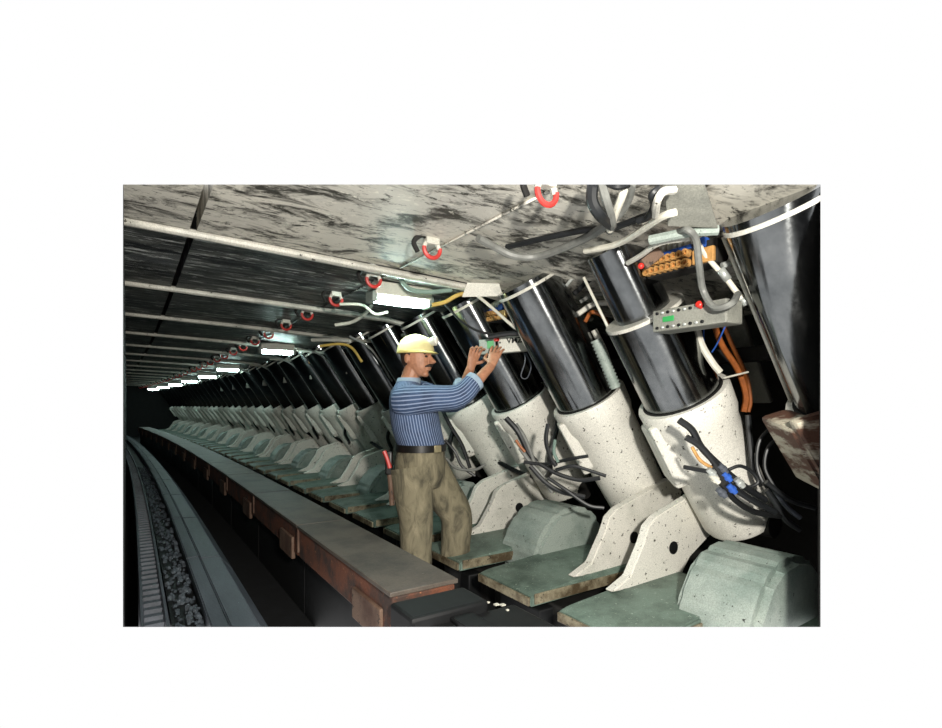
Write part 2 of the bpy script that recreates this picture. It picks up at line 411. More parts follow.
# ------------------------------------------------------------------ conveyor along the face
def seg_loop(name, fn, n, y_start, L, label, cat, group, last=None):
    for i in range(n):
        y0 = y_start+L*i; e = empty(name, (bend(y0+L/2), y0+L/2, 0), -math.atan((bend(y0+L)-bend(y0))/L))
        fn(e, L, i)
        tag(e, label % ORD[i] if '%' in label else label, cat, group)
def beam(e, L, i):
    h = L/2
    m = MB(); m.box((.86, -h+.008, .37), (1.15, h-.008, .545), .008); m.build('web', 'rust_hot', e)
    m = MB(); m.box((.85, -h+.006, .545), (1.165, h-.006, .565), .004); m.build('top_plate', 'beamtop', e)
    m = MB(); m.box((.845, -h+.10, .33), (.87, -h+.42, .47), .006); m.box((.848, h-.03, .40), (.87, h-.008, .55), .004); m.build('joint_bracket', 'rust', e)
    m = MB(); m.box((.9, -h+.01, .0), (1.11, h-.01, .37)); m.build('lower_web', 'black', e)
seg_loop('conveyor_spill_beam', beam, 14, 1.88, 1.395, 'rusty brown steel beam beside the conveyor, %s segment along the walkway', 'beam', 'rusty side beams of the conveyor')
m = MB(); m.box((.90, .6, .12), (1.32, 1.70, .49), .02); m.box((.84, 1.68, .14), (1.18, 1.872, .535), .015); m.box((1.0, .6, .49), (1.1, 1.86, .508), .006)
tag(m.build('cable_trough', 'black'), 'black trough at the near end of the rusty beam, sprinkled with pale chips', 'trough')
m = MB()
for i in range(46):
    p = V(random.uniform(.9, 1.3), random.uniform(1.2, 1.84), .492); r = random.uniform(.003, .009)
    m.box(p-V(r, r, .002), p+V(r*random.uniform(.6, 1.6), r, .003))
tag(m.build('stone_chips', 'palehose'), 'pale stone chips scattered on the black trough', 'stone chips', kind='stuff')
def pan(e, L, i):
    h = L/2
    m = MB(); m.prism([(.36, .34), (.47, .335), (.56, .22), (.56, .1), (.36, .1)], -h+.005, h-.005, 0, .006); m.build('side_plate', 'bluesteel', e)
    m = MB(); m.prism([(.285, .35), (.352, .352), (.352, .1), (.285, .1)], -h+.005, h-.005, 0, .006); m.build('inner_rail', 'bluesteel', e)
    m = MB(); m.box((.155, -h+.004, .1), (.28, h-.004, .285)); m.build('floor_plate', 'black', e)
seg_loop('conveyor_pan', pan, 14, .9, 1.395, 'blue-grey steel conveyor pan at lower left, %s segment along the coal face', 'conveyor pan', 'armoured conveyor pans')
def rack(e, L, i):
    h = L/2
    m = MB(); m.box((.03, -h+.003, .1), (.045, h-.003, .34), .003); m.box((.125, -h+.003, .1), (.14, h-.003, .34), .003); m.build('rail', 'bluesteel', e)
    m = MB(); n = 14; pr = [(-h+.004, .18)]
    for k in range(n):
        y = -h+L*(k+.5)/n; pr += [(y-.03, .25), (y-.02, .325), (y+.02, .325), (y+.03, .25)]
    pr.append((h-.004, .18)); va = [[m.bm.verts.new((x, p[0], p[1])) for p in pr] for x in (.047, .123)]
    fs = [m.bm.faces.new(va[0]), m.bm.faces.new(va[1][::-1])]+[m.bm.faces.new((va[0][i], va[1][i], va[1][(i+1) % len(pr)], va[0][(i+1) % len(pr)])) for i in range(len(pr))]
    bmesh.ops.recalc_face_normals(m.bm, faces=fs)
    m.build('rack_teeth', 'bluesteel', e)
seg_loop('haulage_rack', rack, 10, .9, 1.395, 'toothed steel haulage rack at lower left edge, %s length along the coal face', 'haulage rack', 'haulage rack lengths')
m = MB()
for i in range(900):
    y = 1.2+(random.random()**2)*9; x = random.uniform(.165, .275); r = random.uniform(.006, .017)
    bmesh.ops.create_icosphere(m.bm, subdivisions=1, radius=r, matrix=Matrix.Translation((x+bend(y), y, .288+r*.3)) @ Matrix.Rotation(random.random()*3, 4, 'X') @ Matrix.Diagonal((1, 1.4, .7, 1)))
tag(m.build('coal_fragments', 'coalbits'), 'small coal lumps lying in the channel between rack and conveyor pan', 'coal', kind='stuff')
# ------------------------------------------------------------------ lamps under the canopies
for i, y in enumerate([3.1, 6.75, 10.6, 13.4, 16.2, 19, 21.8, 24.6]):
    e = empty('mine_lamp', (1.47+.06*min(i, 3)+bend(y), y, 2.0 if i == 0 else 1.99))
    big = 1.0
    m = MB(); m.box((-.20, -.07, .0), (.20, .07, .085), .012); m.box((-.03, -.03, .08), (.03, .03, .14)); m.build('housing', 'lightbox', e)
    m = MB(); m.loft([(V(x, 0, -.012), V(0, .062*w, 0), V(0, 0, .036*w)) for x, w in ((-.19, .5), (-.17, .9), (0, 1), (.17, .9), (.19, .5))], 14); m.build('lit_glass', 'lamp', e)
    for sx in (-.2, .2):
        m = MB(); m.box((sx-.018, -.06, -.045), (sx+.018, .06, .03), .008); m.build('end_cap', 'pale', e)
    tag(e, 'lit tube lamp under the canopies, %s' % ('big one above the miner' if i == 0 else ORD[i]+' counting away from the viewer'), 'lamp', 'lit lamps under the roof canopies')
# ------------------------------------------------------------------ valves and control units (face -x)
def valve_block(loc, L, nfit, label, rx=.0, sc=1.0):
    e = empty('valve_block', loc); h = L/2
    m = MB(); m.box((-.03*sc, -h, -.055*sc), (.07*sc, h, .05*sc), .006); m.build('body', 'dark', e)
    for k in range(nfit):
        for r in (0, 1):
            y = -h+L*.66*(k+.5)/nfit+L*.34
            m = MB(); m.lathe((-.03*sc, y, (-.03+.042*r)*sc), (-1, 0, 0), [(0, .018*sc), (.03, .018*sc), (.03, .011*sc), (.012, .010*sc)], 12); m.build('brass_fitting', 'brass', e)
    for k in range(nfit):
        y = -h+L*.66*(k+.5)/nfit+L*.34
        m = MB(); m.tube([V(.0, y, .05*sc), V(-.01*sc, y-.012, .085*sc), V(.02, y-.03, .11*sc)], .012*sc, 8); m.build('white_plug', 'palehose', e)
    m = MB(); m.box((-.036*sc, -h+L*.34, .032*sc), (-.028*sc, h, .05*sc)); m.build('blue_strip', 'blue', e)
    m = MB(); m.box((-.045*sc, -h+L*.14, .02*sc), (-.0, -h+L*.30, .065*sc), .008); m.build('blue_connector', 'blue', e)
    m = MB(); m.box((-.05*sc, -h+L*.02, -.05*sc), (-.028*sc, -h+L*.30, .015*sc), .006); m.build('solenoid', 'brass', e)
    tag(e, label, 'valve block', 'hydraulic valve blocks'); return e
valve_block((2.1, 1.45, 1.965), .36, 8, 'brass-fitted valve block with blue strip, beside the two-stage piston at upper right')
valve_block((2.12, 2.93, 1.93), .34, 7, 'small brass valve block between two chrome pistons, right above the miner\'s hands', sc=.9)
def panel(loc, L, label, green=True, red=True, rows=True, mat='grey_panel', H=.1):
    e = empty('control_unit', loc); h = L/2
    m = MB(); m.box((-.02, -h, -H/2), (.10, h, H/2), .008); m.build('housing', mat, e)
    m = MB(); m.box((-.024, h-L*.32, -H*.10), (-.018, h-L*.16, H*.14), .002); m.build('display', 'green' if green else 'black', e)
    if rows:
        for k in range(9):
            for r in (-1, 1):
                y = h-L*.08-k*L*.078
                m = MB(); m.lathe((-.018, y, r*H*.33), (-1, 0, 0), [(0, .007), (.008, .007), (.010, .005)], 10); m.build('button', 'black' if (k+r) % 2 else 'fitting', e)
    if red:
        m = MB(); m.lathe((-.015, -h+L*.32, H*.35), (-1, 0, .3), [(0, .015), (.022, .015), (.026, .011)], 14); m.build('red_button', 'redhi', e)
    tag(e, label, 'control unit', 'control units on the supports'); return e
panel((2.04, 1.38, 1.69), .36, 'grey control unit with green display and red button, hanging beside the big right-hand piston')
for k in range(3, 11):
    y = Y0+PITCH*k-.30
    panel((2.1+bend(y), y, 1.72), .26, 'small grey control unit between pistons behind the miner, %s along the row' % ORD[k], False, False, False)
    y2 = y-.05
    e = empty('valve_block', (2.12+bend(y2), y2, 1.90)); m = MB(); m.box((-.04, -.14, -.05), (.06, .14, .05), .01); m.build('body', 'dark', e)
    for q in range(4):
        m = MB(); m.lathe((-.04, -.1+q*.06, .0), (-1, 0, 0), [(0, .02), (.03, .018)], 10); m.build('brass_fitting', 'brass', e)
    tag(e, 'dark valve block above a control unit behind the miner, %s along the row' % ORD[k], 'valve block', 'hydraulic valve blocks')
# the label box on the piston beside the miner's hands
def facing(name, px, py, d, w, h, t, mat, roll=0.0):
    c = W(px, py, d); e = empty(name, c)
    r = RV*math.cos(roll)+UV*math.sin(roll); u = UV*math.cos(roll)-RV*math.sin(roll)
    m = MB(); m.obox(V(0, 0, 0), r, u, FV, (w, h, t), .006); m.build('housing', mat, e)
    return e, r, u
e, r, u = facing('junction_box', 512.5, 344, 3.52, .195, .115, .07, 'lightbox', math.radians(5))
cu = bpy.data.curves.new('lettering', 'FONT'); cu.body = 'VMZ'; cu.size = .052; cu.extrude = .001; cu.align_x = 'CENTER'; cu.align_y = 'CENTER'; cu.offset = .0012
tx = bpy.data.objects.new('lettering', cu); C.objects.link(tx)
dg = bpy.context.evaluated_depsgraph_get(); tm = bpy.data.meshes.new_from_object(tx.evaluated_get(dg)); bpy.data.objects.remove(tx)
to = bpy.data.objects.new('lettering', tm); C.objects.link(to); to.parent = e; tm.materials.clear(); tm.materials.append(M['black'])
mt = Matrix((r.to_4d(), u.to_4d(), (-FV).to_4d(), (r*.012+u*.018-FV*.037).to_4d())).transposed(); mt[3] = (0, 0, 0, 1); to.matrix_local = mt
m = MB(); m.lathe(-r*.085+u*.012-FV*.034, -FV, [(0, .006), (.006, .006)], 10); m.build('screw', 'black', e)
tag(e, 'pale junction box with dark lettering on the piston right of the miner\'s hands', 'junction box')
e, r, u = facing('hand_controller', 487.5, 347, 3.50, .11, .10, .06, 'pale', math.radians(5))
m = MB(); m.obox(-FV*.032+u*.01+r*.02, r, u, FV, (.045, .05, .008), .002); m.build('display', 'green', e)
m = MB(); m.obox(-FV*.032-u*.02-r*.03, r, u, FV, (.02, .02, .012), .002); m.build('button', 'black', e)
m = MB(); m.lathe(r*.062+u*.05-FV*.02, u, [(-.02, .02), (.02, .02)], 12); m.build('red_cap', 'redhi', e)
tag(e, 'small grey-green controller held between the miner\'s two hands', 'controller')
# flat plates and brackets near the roof
def plate(name, corners, t, mat, label, cat):
    c = [W(*p) for p in corners]; n = (c[1]-c[0]).cross(c[2]-c[0]).normalized()
    if n.dot(FV) < 0: n = -n
    m = MB(); a = [m.bm.verts.new(p) for p in c]; bb = [m.bm.verts.new(p+n*t) for p in c]; k = len(c)
    m.bm.faces.new(a); m.bm.faces.new(bb[::-1])
    for i in range(k): m.bm.faces.new((a[i], bb[i], bb[(i+1) % k], a[(i+1) % k]))
    bmesh.ops.recalc_face_normals(m.bm, faces=m.bm.faces[:])
    return tag(m.build(name, mat), label, cat)
plate('canopy_bracket', [(664, 180, 1.76), (703, 180, 1.76), (718, 228, 1.98), (668, 226, 1.98)], .03, 'grey_panel', 'smooth grey bracket plate above the brass valve block, at the top right', 'bracket')
plate('canopy_bracket', [(470, 275, 3.25), (497, 277, 3.25), (503, 296, 3.28), (462, 297, 3.28)], .03, 'lightbox', 'pale bracket plate above the small valve block, right above the miner', 'bracket')
# ------------------------------------------------------------------ hoses, pipes
def Z(px, py, z): return W(px, py, (z-1.3)*FPX/(CY-py))
def hose(pts, r, mat, label, cat='hose', name='hydraulic_hose', seg=8, ends=None):
    pts = [Z(p[0], p[1], -p[2]) if p[2] < 0 else W(*p) for p in pts]
    m = MB(); m.tube(pts, r, seg)
    o = m.build(name, mat); tag(o, label, cat)
    if ends:
        for p, q in ends:
            f = MB(); a = W(*p); c = W(*q); f.tube([a, c], r*1.5, 8, smooth=False); f.build('end_fitting', 'fitting', o)
    return o
hose([(478, 238, -2.05), (497, 248, -2.03), (515, 256, -2.0), (540, 256, -2.0), (575, 243, -2.0), (605, 226, -2.0), (625, 205, -2.03), (632, 180, -2.05)], .018, 'greyhose', 'grey hose sagging under the pale canopy toward the top right')
hose([(507, 247, -2.04), (545, 238, -2.03), (585, 230, -2.02), (612, 228, -2.02), (648, 215, -2.02)], .014, 'rubber', 'thin black pipe lying along the pale canopy above the middle piston', ends=None)
hose([(594, 178, -2.07), (592, 200, -2.0), (600, 215, -1.96), (612, 226, -1.98)], .02, 'rubber', 'thick black hose dropping from the roof at the top, leftmost of three')
hose([(600, 178, -2.07), (606, 200, -2.0), (612, 222, -1.97), (610, 231, -1.99)], .016, 'greyhose', 'grey hose dropping from the roof, between two black hoses')
hose([(628, 178, -2.07), (622, 196, -2.02), (615, 214, -1.99), (610, 230, -1.97)], .014, 'palehose', 'pale hose slanting down from the roof to meet the black pipe')
hose([(608, 182, -2.05), (618, 186, -2.03), (632, 182, -2.05)], .014, 'rubber', 'short black hose curling just below the top edge')
hose([(585, 251, -2.02), (620, 243, -2.0), (660, 218, -1.98), (676, 212, -1.98)], .014, 'palehose', 'pale bent pipe running under the roof to the grey bracket plate', 'pipe', 'roof_pipe')
hose([(655, 215, -1.98), (657, 202, -1.98), (663, 192, -2.0), (674, 190, -2.02)], .014, 'lip', 'pale elbow pipe with brass end beside the grey bracket plate', 'pipe', 'roof_pipe')
hose([(638, 221, -1.98), (648, 217, -1.98), (654, 205, -1.99), (652, 195, -2.0), (660, 188, -2.02)], .013, 'rubber', 'black hose curving around the pale elbow pipe')
hose([(678, 232, -1.99), (688, 230, -1.97), (696, 240, -1.94), (699, 265, -1.86), (703, 290, -1.78), (714, 307, -1.7), (731, 304, -1.7), (738, 294, -1.76)], .014, 'greyhose', 'grey hose looping in front of the brass valve block and the control unit')
hose([(697, 242, 2.25), (708, 258, 2.22), (722, 274, 2.2)], .011, 'palehose', 'pale thin pipe above a clamp, slanting right of the valve block', 'pipe', 'slanted_pipe')
hose([(722, 272, 2.2), (735, 290, 2.2), (745, 302, 2.2)], .012, 'palehose', 'pale thin pipe below a clamp, slanting toward the big right piston', 'pipe', 'slanted_pipe', ends=[((720, 269, 2.2), (728, 280, 2.2)), ((742, 298, 2.2), (747, 304, 2.2))])
hose([(722, 266, 2.2), (730, 262, 2.2), (733, 252, 2.2)], .014, 'fitting', 'short bright clamp pipe beside the big right piston', 'pipe', 'clamp_pipe')
hose([(690, 238, -1.98), (660, 243, -1.98), (640, 256, -1.97), (628, 263, -1.97)], .012, 'lip', 'pale curved pipe above the valve block, leading to the two-stage piston', 'pipe', 'roof_pipe')
hose([(718, 230, -1.98), (690, 232, -1.98), (650, 240, -1.98)], .02, 'pale', 'thick pale pipe lying just under the grey bracket plate', 'pipe', 'roof_pipe')
m = MB(); c = W(652, 258, 2.35); m.obox(c, (RV*.75+UV*.6).normalized(), (UV*.75-RV*.6).normalized(), FV, (.10, .05, .03), .006)
o = m.build('wired_terminal', 'rust'); tag(o, 'small brown terminal with red plug left of the brass valve block', 'terminal')
f = MB(); f.ell(W(641, 266, 2.33), RV*.014, FV*.014, UV*.014); f.build('red_plug', 'redhi', o)
# orange hoses, wires right of the second piston
hose([(712, 318, 2.75), (722, 345, 2.78), (738, 370, 2.8), (746, 395, 2.8), (744, 412, 2.8)], .016, 'orange', 'orange hose hanging right of the two-stage piston, in front')
hose([(720, 316, 2.8), (732, 345, 2.82), (746, 375, 2.85), (750, 400, 2.85), (748, 412, 2.85)], .012, 'orange', 'thinner orange hose hanging behind, nearer the grey link bar')
hose([(704, 318, 2.7), (704, 345, 2.68), (708, 355, 2.66)], .004, 'blue', 'thin blue wire hanging straight below the control unit', 'wire', 'blue_wire')
hose([(728, 320, 2.7), (718, 342, 2.68), (712, 352, 2.66)], .004, 'blue', 'thin blue wire slanting below the control unit', 'wire', 'blue_wire')
hose([(697, 328, 2.6), (702, 345, 2.58), (712, 362, 2.56), (720, 372, 2.56)], .017, 'palehose', 'pale ribbed pipe beside the two-stage piston below the control unit', 'pipe', 'ribbed_pipe')
hose([(724, 378, 2.6), (736, 375, 2.62), (748, 372, 2.65)], .005, 'palehose', 'thin pale rod joining the ribbed pipe to the grey link bar', 'rod', 'tie_rod')
# ribbed rod by the middle piston
m = MB(); a = W(596, 340, 3.05); c = W(616, 388, 3.05); t = (c-a)
prof = []
L = t.length; n = 14
for i in range(n): prof += [(L*i/n, .034), (L*(i+.5)/n, .034), (L*(i+.5)/n, .028), (L*(i+1)/n, .028)]
m.lathe(a, t, prof, 16); tag(m.build('ribbed_rod', 'pale'), 'ribbed grey rod beside the middle chrome piston', 'rod')
hose([(594, 330, 3.2), (604, 350, 3.2), (612, 375, 3.2), (616, 385, 3.2)], .02, 'lightbox', 'white pipe behind the ribbed rod of the middle piston', 'pipe', 'riser_pipe')
for i, (p, r, mt) in enumerate([([(585, 322, 3.1), (592, 312, 3.1), (604, 318, 3.1), (612, 335, 3.1)], .012, 'orange'), ([(580, 302, 3.1), (595, 294, 3.1), (612, 296, 3.1)], .012, 'greyhose'),
        ([(574, 294, 3.1), (590, 280, 3.1), (612, 274, 3.1)], .014, 'rubber'), ([(578, 314, 3.1), (594, 304, 3.1), (614, 303, 3.1)], .016, 'lip'),
        ([(566, 286, 3.1), (576, 276, 3.1), (600, 268, 3.1)], .010, 'fitting')]):
    lb = ['tan hose arching between the middle and two-stage pistons, lowest of five', 'grey hose between the middle and two-stage pistons, third from the top of five', 'black hose between the middle and two-stage pistons, second from the top of five',
          'bright thick hose between the middle and two-stage pistons, fourth from the top of five', 'bright thin hose between the middle and two-stage pistons, topmost of five'][i]
    hose(p, r, mt, lb)
# hoses on the castings
CH = [
 ([(679, 420, 2.36), (692, 430, 2.35), (702, 448, 2.35), (722, 468, 2.34), (742, 485, 2.36), (765, 500, 2.4)], .016, 'rubber', 'thick black hose across the white casting of the right-hand cylinder, upper one'),
 ([(686, 437, 2.35), (700, 446, 2.34), (714, 462, 2.33), (727, 482, 2.33), (752, 500, 2.36), (775, 512, 2.4)], .015, 'rubber', 'thick black hose across the white casting of the right-hand cylinder, lower one'),
 ([(692, 447, 2.33), (700, 460, 2.33), (712, 468, 2.33)], .008, 'brass', 'short brass pipe with red end on the right-hand white casting'),
 ([(684, 467, 2.33), (700, 470, 2.33), (712, 472, 2.33)], .010, 'rubber', 'short black hose reaching left from the connectors on the right-hand casting'),
 ([(728, 470, 2.35), (740, 466, 2.35), (752, 472, 2.36), (758, 482, 2.36), (748, 487, 2.36), (734, 484, 2.35)], .008, 'rubber', 'small black hose loop on the right-hand white casting'),
 ([(724, 484, 2.33), (735, 500, 2.35), (755, 512, 2.38), (780, 516, 2.42)], .014, 'black', 'black hose below the connectors at the right-hand casting'),
 ([(748, 415, 2.6), (750, 440, 2.6), (754, 470, 2.58), (762, 486, 2.55)], .014, 'rubber', 'black hose hanging straight along the right side of the white casting'),
 ([(775, 424, 2.5), (760, 440, 2.5), (757, 465, 2.5), (765, 485, 2.48), (778, 495, 2.48)], .009, 'rubber', 'outer black hose coil left of the rusty casting'),
 ([(780, 436, 2.5), (768, 448, 2.5), (765, 468, 2.5), (775, 488, 2.48)], .009, 'rubber', 'inner black hose coil left of the rusty casting'),
 ([(766, 482, 2.4), (790, 500, 2.4), (815, 508, 2.4)], .012, 'rubber', 'black hose running right toward the rusty casting'),
 ([(506, 418, 3.3), (518, 432, 3.28), (528, 452, 3.28), (536, 462, 3.28)], .018, 'rubber', 'thick black hose down the white casting beside the miner\'s cylinder'),
 ([(516, 424, 3.3), (524, 436, 3.27), (530, 450, 3.27), (534, 462, 3.27)], .012, 'greyhose', 'grey hose along the casting beside the miner\'s cylinder'),
 ([(548, 424, 3.1), (546, 440, 3.08), (550, 456, 3.08), (556, 466, 3.08)], .013, 'rubber', 'black hose curving down beside the middle white casting'),
 ([(555, 440, 3.08), (554, 452, 3.06), (558, 462, 3.06)], .010, 'teal', 'teal hose stub beside the middle white casting'),
 ([(524, 462, 3.2), (545, 464, 3.15), (570, 459, 3.05), (588, 456, 3.0)], .010, 'rubber', 'thin black hose running sideways to the middle white casting'),
 ([(540, 464, 3.15), (558, 474, 3.1), (580, 480, 3.05), (600, 478, 3.0)], .013, 'rubber', 'black hose sagging below the middle white casting'),
 ([(530, 466, 3.2), (545, 482, 3.18), (562, 492, 3.15), (585, 497, 3.1)], .014, 'rubber', 'lowest black hose sagging between two white castings'),
 ([(440, 405, 3.85), (450, 425, 3.8), (462, 445, 3.8), (470, 468, 3.8)], .014, 'rubber', 'black hose beside the casting just right of the miner\'s chest'),
 ([(445, 440, 3.8), (455, 452, 3.78), (462, 466, 3.78), (475, 476, 3.78)], .012, 'rubber', 'black hose right of the miner\'s belt'),
 ([(446, 458, 3.75), (456, 468, 3.75), (474, 470, 3.75), (486, 464, 3.75)], .010, 'greyhose', 'grey hose loop right of the miner\'s belt'),
 ([(440, 300, 3.4), (452, 312, 3.38), (462, 322, 3.36), (478, 331, 3.35), (496, 335, 3.35)], .008, 'rubber', 'thin black cable in front of the small valve block', ),
 ([(470, 290, 3.3), (490, 306, 3.28), (508, 322, 3.26), (518, 330, 3.26)], .010, 'palehose', 'pale slanting pipe in front of the small valve block'),
 ([(488, 337, 3.34), (505, 334, 3.33), (520, 333, 3.33)], .018, 'rubber', 'fat black cable end above the pale junction box'),
 ([(526, 353, 3.45), (531, 366, 3.45), (527, 378, 3.45), (521, 376, 3.45), (525, 362, 3.45), (525, 353, 3.45)], .004, 'bluesteel', 'thin blue-grey wire loop under the pale junction box'),
 ([(400, 276, 3.2), (404, 284, 3.2), (412, 290, 3.2), (430, 292, 3.2), (452, 290, 3.2)], .014, 'teal', 'teal hose above the big lamp'),
 ([(432, 305, 3.3), (445, 302, 3.3), (458, 295, 3.3), (474, 292, 3.3)], .013, 'goldtape', 'yellow-brown pipe right of the big lamp'),
 ([(340, 304, 3.6), (362, 305, 3.6), (375, 314, 3.6), (388, 312, 3.6)], .010, 'palehose', 'pale cable left of the big lamp'),
 ([(335, 325, 4.2), (352, 322, 4.2), (366, 313, 4.1), (374, 300, 4.0)], .014, 'palehose', 'pale pipe bending below and left of the big lamp'),
 ([(320, 346, 4.6), (340, 344, 4.6), (352, 348, 4.6), (362, 362, 4.6)], .012, 'goldtape', 'yellow-brown hose behind the miner, right of the second lamp'),
 ([(312, 340, 4.8), (330, 340, 4.7), (350, 341, 4.6)], .016, 'lip', 'bright short pipe behind the miner, above the yellow-brown hose'),
 ([(556, 470, 3.05), (572, 466, 3.0), (588, 470, 2.98), (606, 476, 2.96)], .010, 'rubber', 'thin black hose under the flange plate of the middle white casting'),
 ([(548, 478, 3.1), (566, 490, 3.05), (588, 505, 3.0), (604, 508, 2.98)], .011, 'rubber', 'black hose sagging lowest toward the middle lug plate'),
 ([(520, 448, 3.25), (530, 462, 3.22), (542, 476, 3.2), (552, 492, 3.2)], .014, 'greyhose', 'grey hose running down between two white castings'),
 ([(516, 440, 3.24), (520, 446, 3.23), (525, 452, 3.22)], .009, 'orange', 'short orange hose piece beside the miner\'s cylinder casting'),
 ([(766, 490, 2.42), (776, 504, 2.42), (786, 520, 2.42), (800, 530, 2.42)], .014, 'rubber', 'black hose dropping right behind the big pale shroud'),
 ([(772, 486, 2.44), (786, 506, 2.44), (800, 518, 2.44)], .012, 'bluesteel', 'blue-grey hose dropping toward the lower right, above the pale shroud'),
]
for p, r, mt, lb in CH:
    cat = 'pipe' if 'pipe' in lb else 'cable' if 'cable' in lb else 'wire' if 'wire' in lb else 'hose'
    hose(p, r, mt, lb, cat, {'pipe': 'steel_pipe', 'cable': 'power_cable', 'wire': 'thin_wire', 'hose': 'hydraulic_hose'}[cat])
# connector manifold on the right-hand casting
e = empty('hose_manifold', W(717, 474, 2.32))
for i, (x, y, mt) in enumerate([(-6, -2, 'fitting'), (-3, 4, 'palehose'), (5, -6, 'bluesteel'), (9, 2, 'blue'), (14, 14, 'blue'), (4, 18, 'bluesteel'), (22, 8, 'fitting')]):
    m = MB(); c = RV*(x/FPX*2.32)-UV*(y/FPX*2.32); ax = (RV*.7-UV*.7)
    m.lathe(c-ax*.02, ax, [(0, .014), (.02, .014), (.02, .018), (.035, .018), (.035, .012), (.05, .012)], 10)
    m.build('connector', mt, e)
m = MB(); m.obox(RV*.02-UV*.02+FV*.015, (RV*.7-UV*.7).normalized(), (RV*.7+UV*.7).normalized(), FV, (.13, .05, .03), .008); m.build('block', 'dark', e)
tag(e, 'cluster of small blue and bright connectors on the right-hand white casting', 'connector cluster')
for k in range(3, 9):
    y = Y0+PITCH*k; bx = bend(y)
    m = MB(); m.tube([V(1.75+bx, y+.45, 2.0), V(1.9+bx, y+.2, 1.97), V(2.05+bx, y-.15, 1.93), V(2.1+bx, y-.55, 1.96)], .016, 8)
    tag(m.build('roof_pipe', 'palehose'), 'pale pipe just under the canopy behind the miner, %s along the row' % ORD[k], 'pipe', 'pipes under the far canopies')
    m = MB(); m.tube([V(1.8+bx, y+.1, 1.99), V(2.0+bx, y+.02, 1.86), V(2.2+bx, y-.03, 1.55)], .010, 8)
    tag(m.build('slanted_pipe', 'fitting'), 'thin slanting rod between pistons behind the miner, %s along the row' % ORD[k], 'pipe', 'slanting rods between the far pistons')
# more hose bundles behind each support
for k in range(2, 12):
    y = Y0+PITCH*k
    pts = [V(2.62, y-.62, 1.2), V(2.5, y-.66, .95), V(2.62, y-.5, .78), V(2.7, y-.1, .74), V(2.62, y+.25, .85)]
    m = MB(); m.tube([p+V(bend(y), 0, 0) for p in pts], .02, 8)
    if k > 2: tag(m.build('hydraulic_hose', 'rubber'), 'black hose draped behind the castings of the %s support along the row' % ORD[k], 'hose', 'hoses behind the far castings')
    else: tag(m.build('hydraulic_hose', 'rubber'), 'black hose draped low behind the casting at the miner\'s right', 'hose')
# ------------------------------------------------------------------ the miner
R, F, U = RV, FV, UV
def Hp(px, py, d): return W(px, py, d)
foot = Hp(430, 604, 3.42); foot.z = 0
bm_ = MB()
def limb(b, pts, rad, seg=14, urep=1.0, mi=0):
    pts = [Vector(p) for p in pts]; n = 5
    q = catmull(pts, n); rr = []
    for i in range(len(q)):
        t = i/n; j = min(int(t), len(rad)-2); f = t-j; rr.append(rad[j]+(rad[j+1]-rad[j])*f)
    t0 = (q[1]-q[0]).normalized(); up = F; u = (up-t0*up.dot(t0)).normalized(); rings = []
    for i, p in enumerate(q):
        t = (q[min(i+1, len(q)-1)]-q[max(i-1, 0)]).normalized(); u = (u-t*u.dot(t)).normalized(); v = t.cross(u)
        rings.append((p, u*rr[i], v*rr[i]))
    b.loft(rings, seg, mi, True, urep)
# joints
hip = Hp(418, 462, 3.44); chest = Hp(410, 405, 3.44); neck = Hp(408, 385, 3.43)
shR = Hp(409, 401, 3.27); elR = Hp(459, 396, 3.24); wrR = Hp(491, 366, 3.34)
shL = Hp(424, 395, 3.60); elL = Hp(455, 402, 3.66); wrL = Hp(471, 367, 3.47)
hpR = Hp(411, 468, 3.34); knR = Hp(416, 520, 3.30); anR = Hp(416, 590, 3.36)
hpL = Hp(428, 468, 3.52); knL = Hp(456, 515, 3.50); anL = Hp(455, 585, 3.55)
# head frame
hf = (R*.93-F*.36).normalized(); hs = U.cross(hf).normalized()      # hf: where he looks, hs: his left
hf = (hf-U*.03).normalized(); hu = hf.cross(hs).normalized()
hc = Hp(417, 358, 3.42)
def HD(f, s, u): return hc+hf*f+hs*s+hu*u
rings = []
for f, u, a, c in [(-.015, .122, .02, .015), (-.012, .112, .06, .048), (-.010, .085, .088, .070), (-.006, .045, .099, .077), (-.004, .01, .098, .076), (0, -.03, .092, .072), (.012, -.065, .078, .062), (.024, -.095, .058, .046), (.032, -.115, .036, .03), (.034, -.122, .012, .012)]:
    rings.append((HD(f, 0, u), hf*a, hs*c))
bm_.loft(rings, 20)
limb(bm_, [neck-U*.05, neck, HD(-.02, 0, -.05)], [.066, .06, .058])
bm_.loft([(HD(.086, 0, .022), hf*.012, hs*.010), (HD(.098, 0, .0), hf*.018, hs*.012), (HD(.117, 0, -.026), hf*.024, hs*.019), (HD(.106, 0, -.040), hf*.014, hs*.017)], 10)  # nose
bm_.ell(HD(.088, 0, .03), hf*.014, hs*.055, hu*.011)            # brow
bm_.ell(HD(.088, 0, -.064), hf*.016, hs*.026, hu*.009)          # lips
bm_.ell(HD(.085, 0, -.076), hf*.014, hs*.022, hu*.008)
bm_.ell(HD(.062, 0, -.108), hf*.024, hs*.026, hu*.018)          # chin
for s in (-1, 1):
    bm_.ell(HD(-.034, s*.078, -.008), hf*.019, hs*.010, hu*.032)
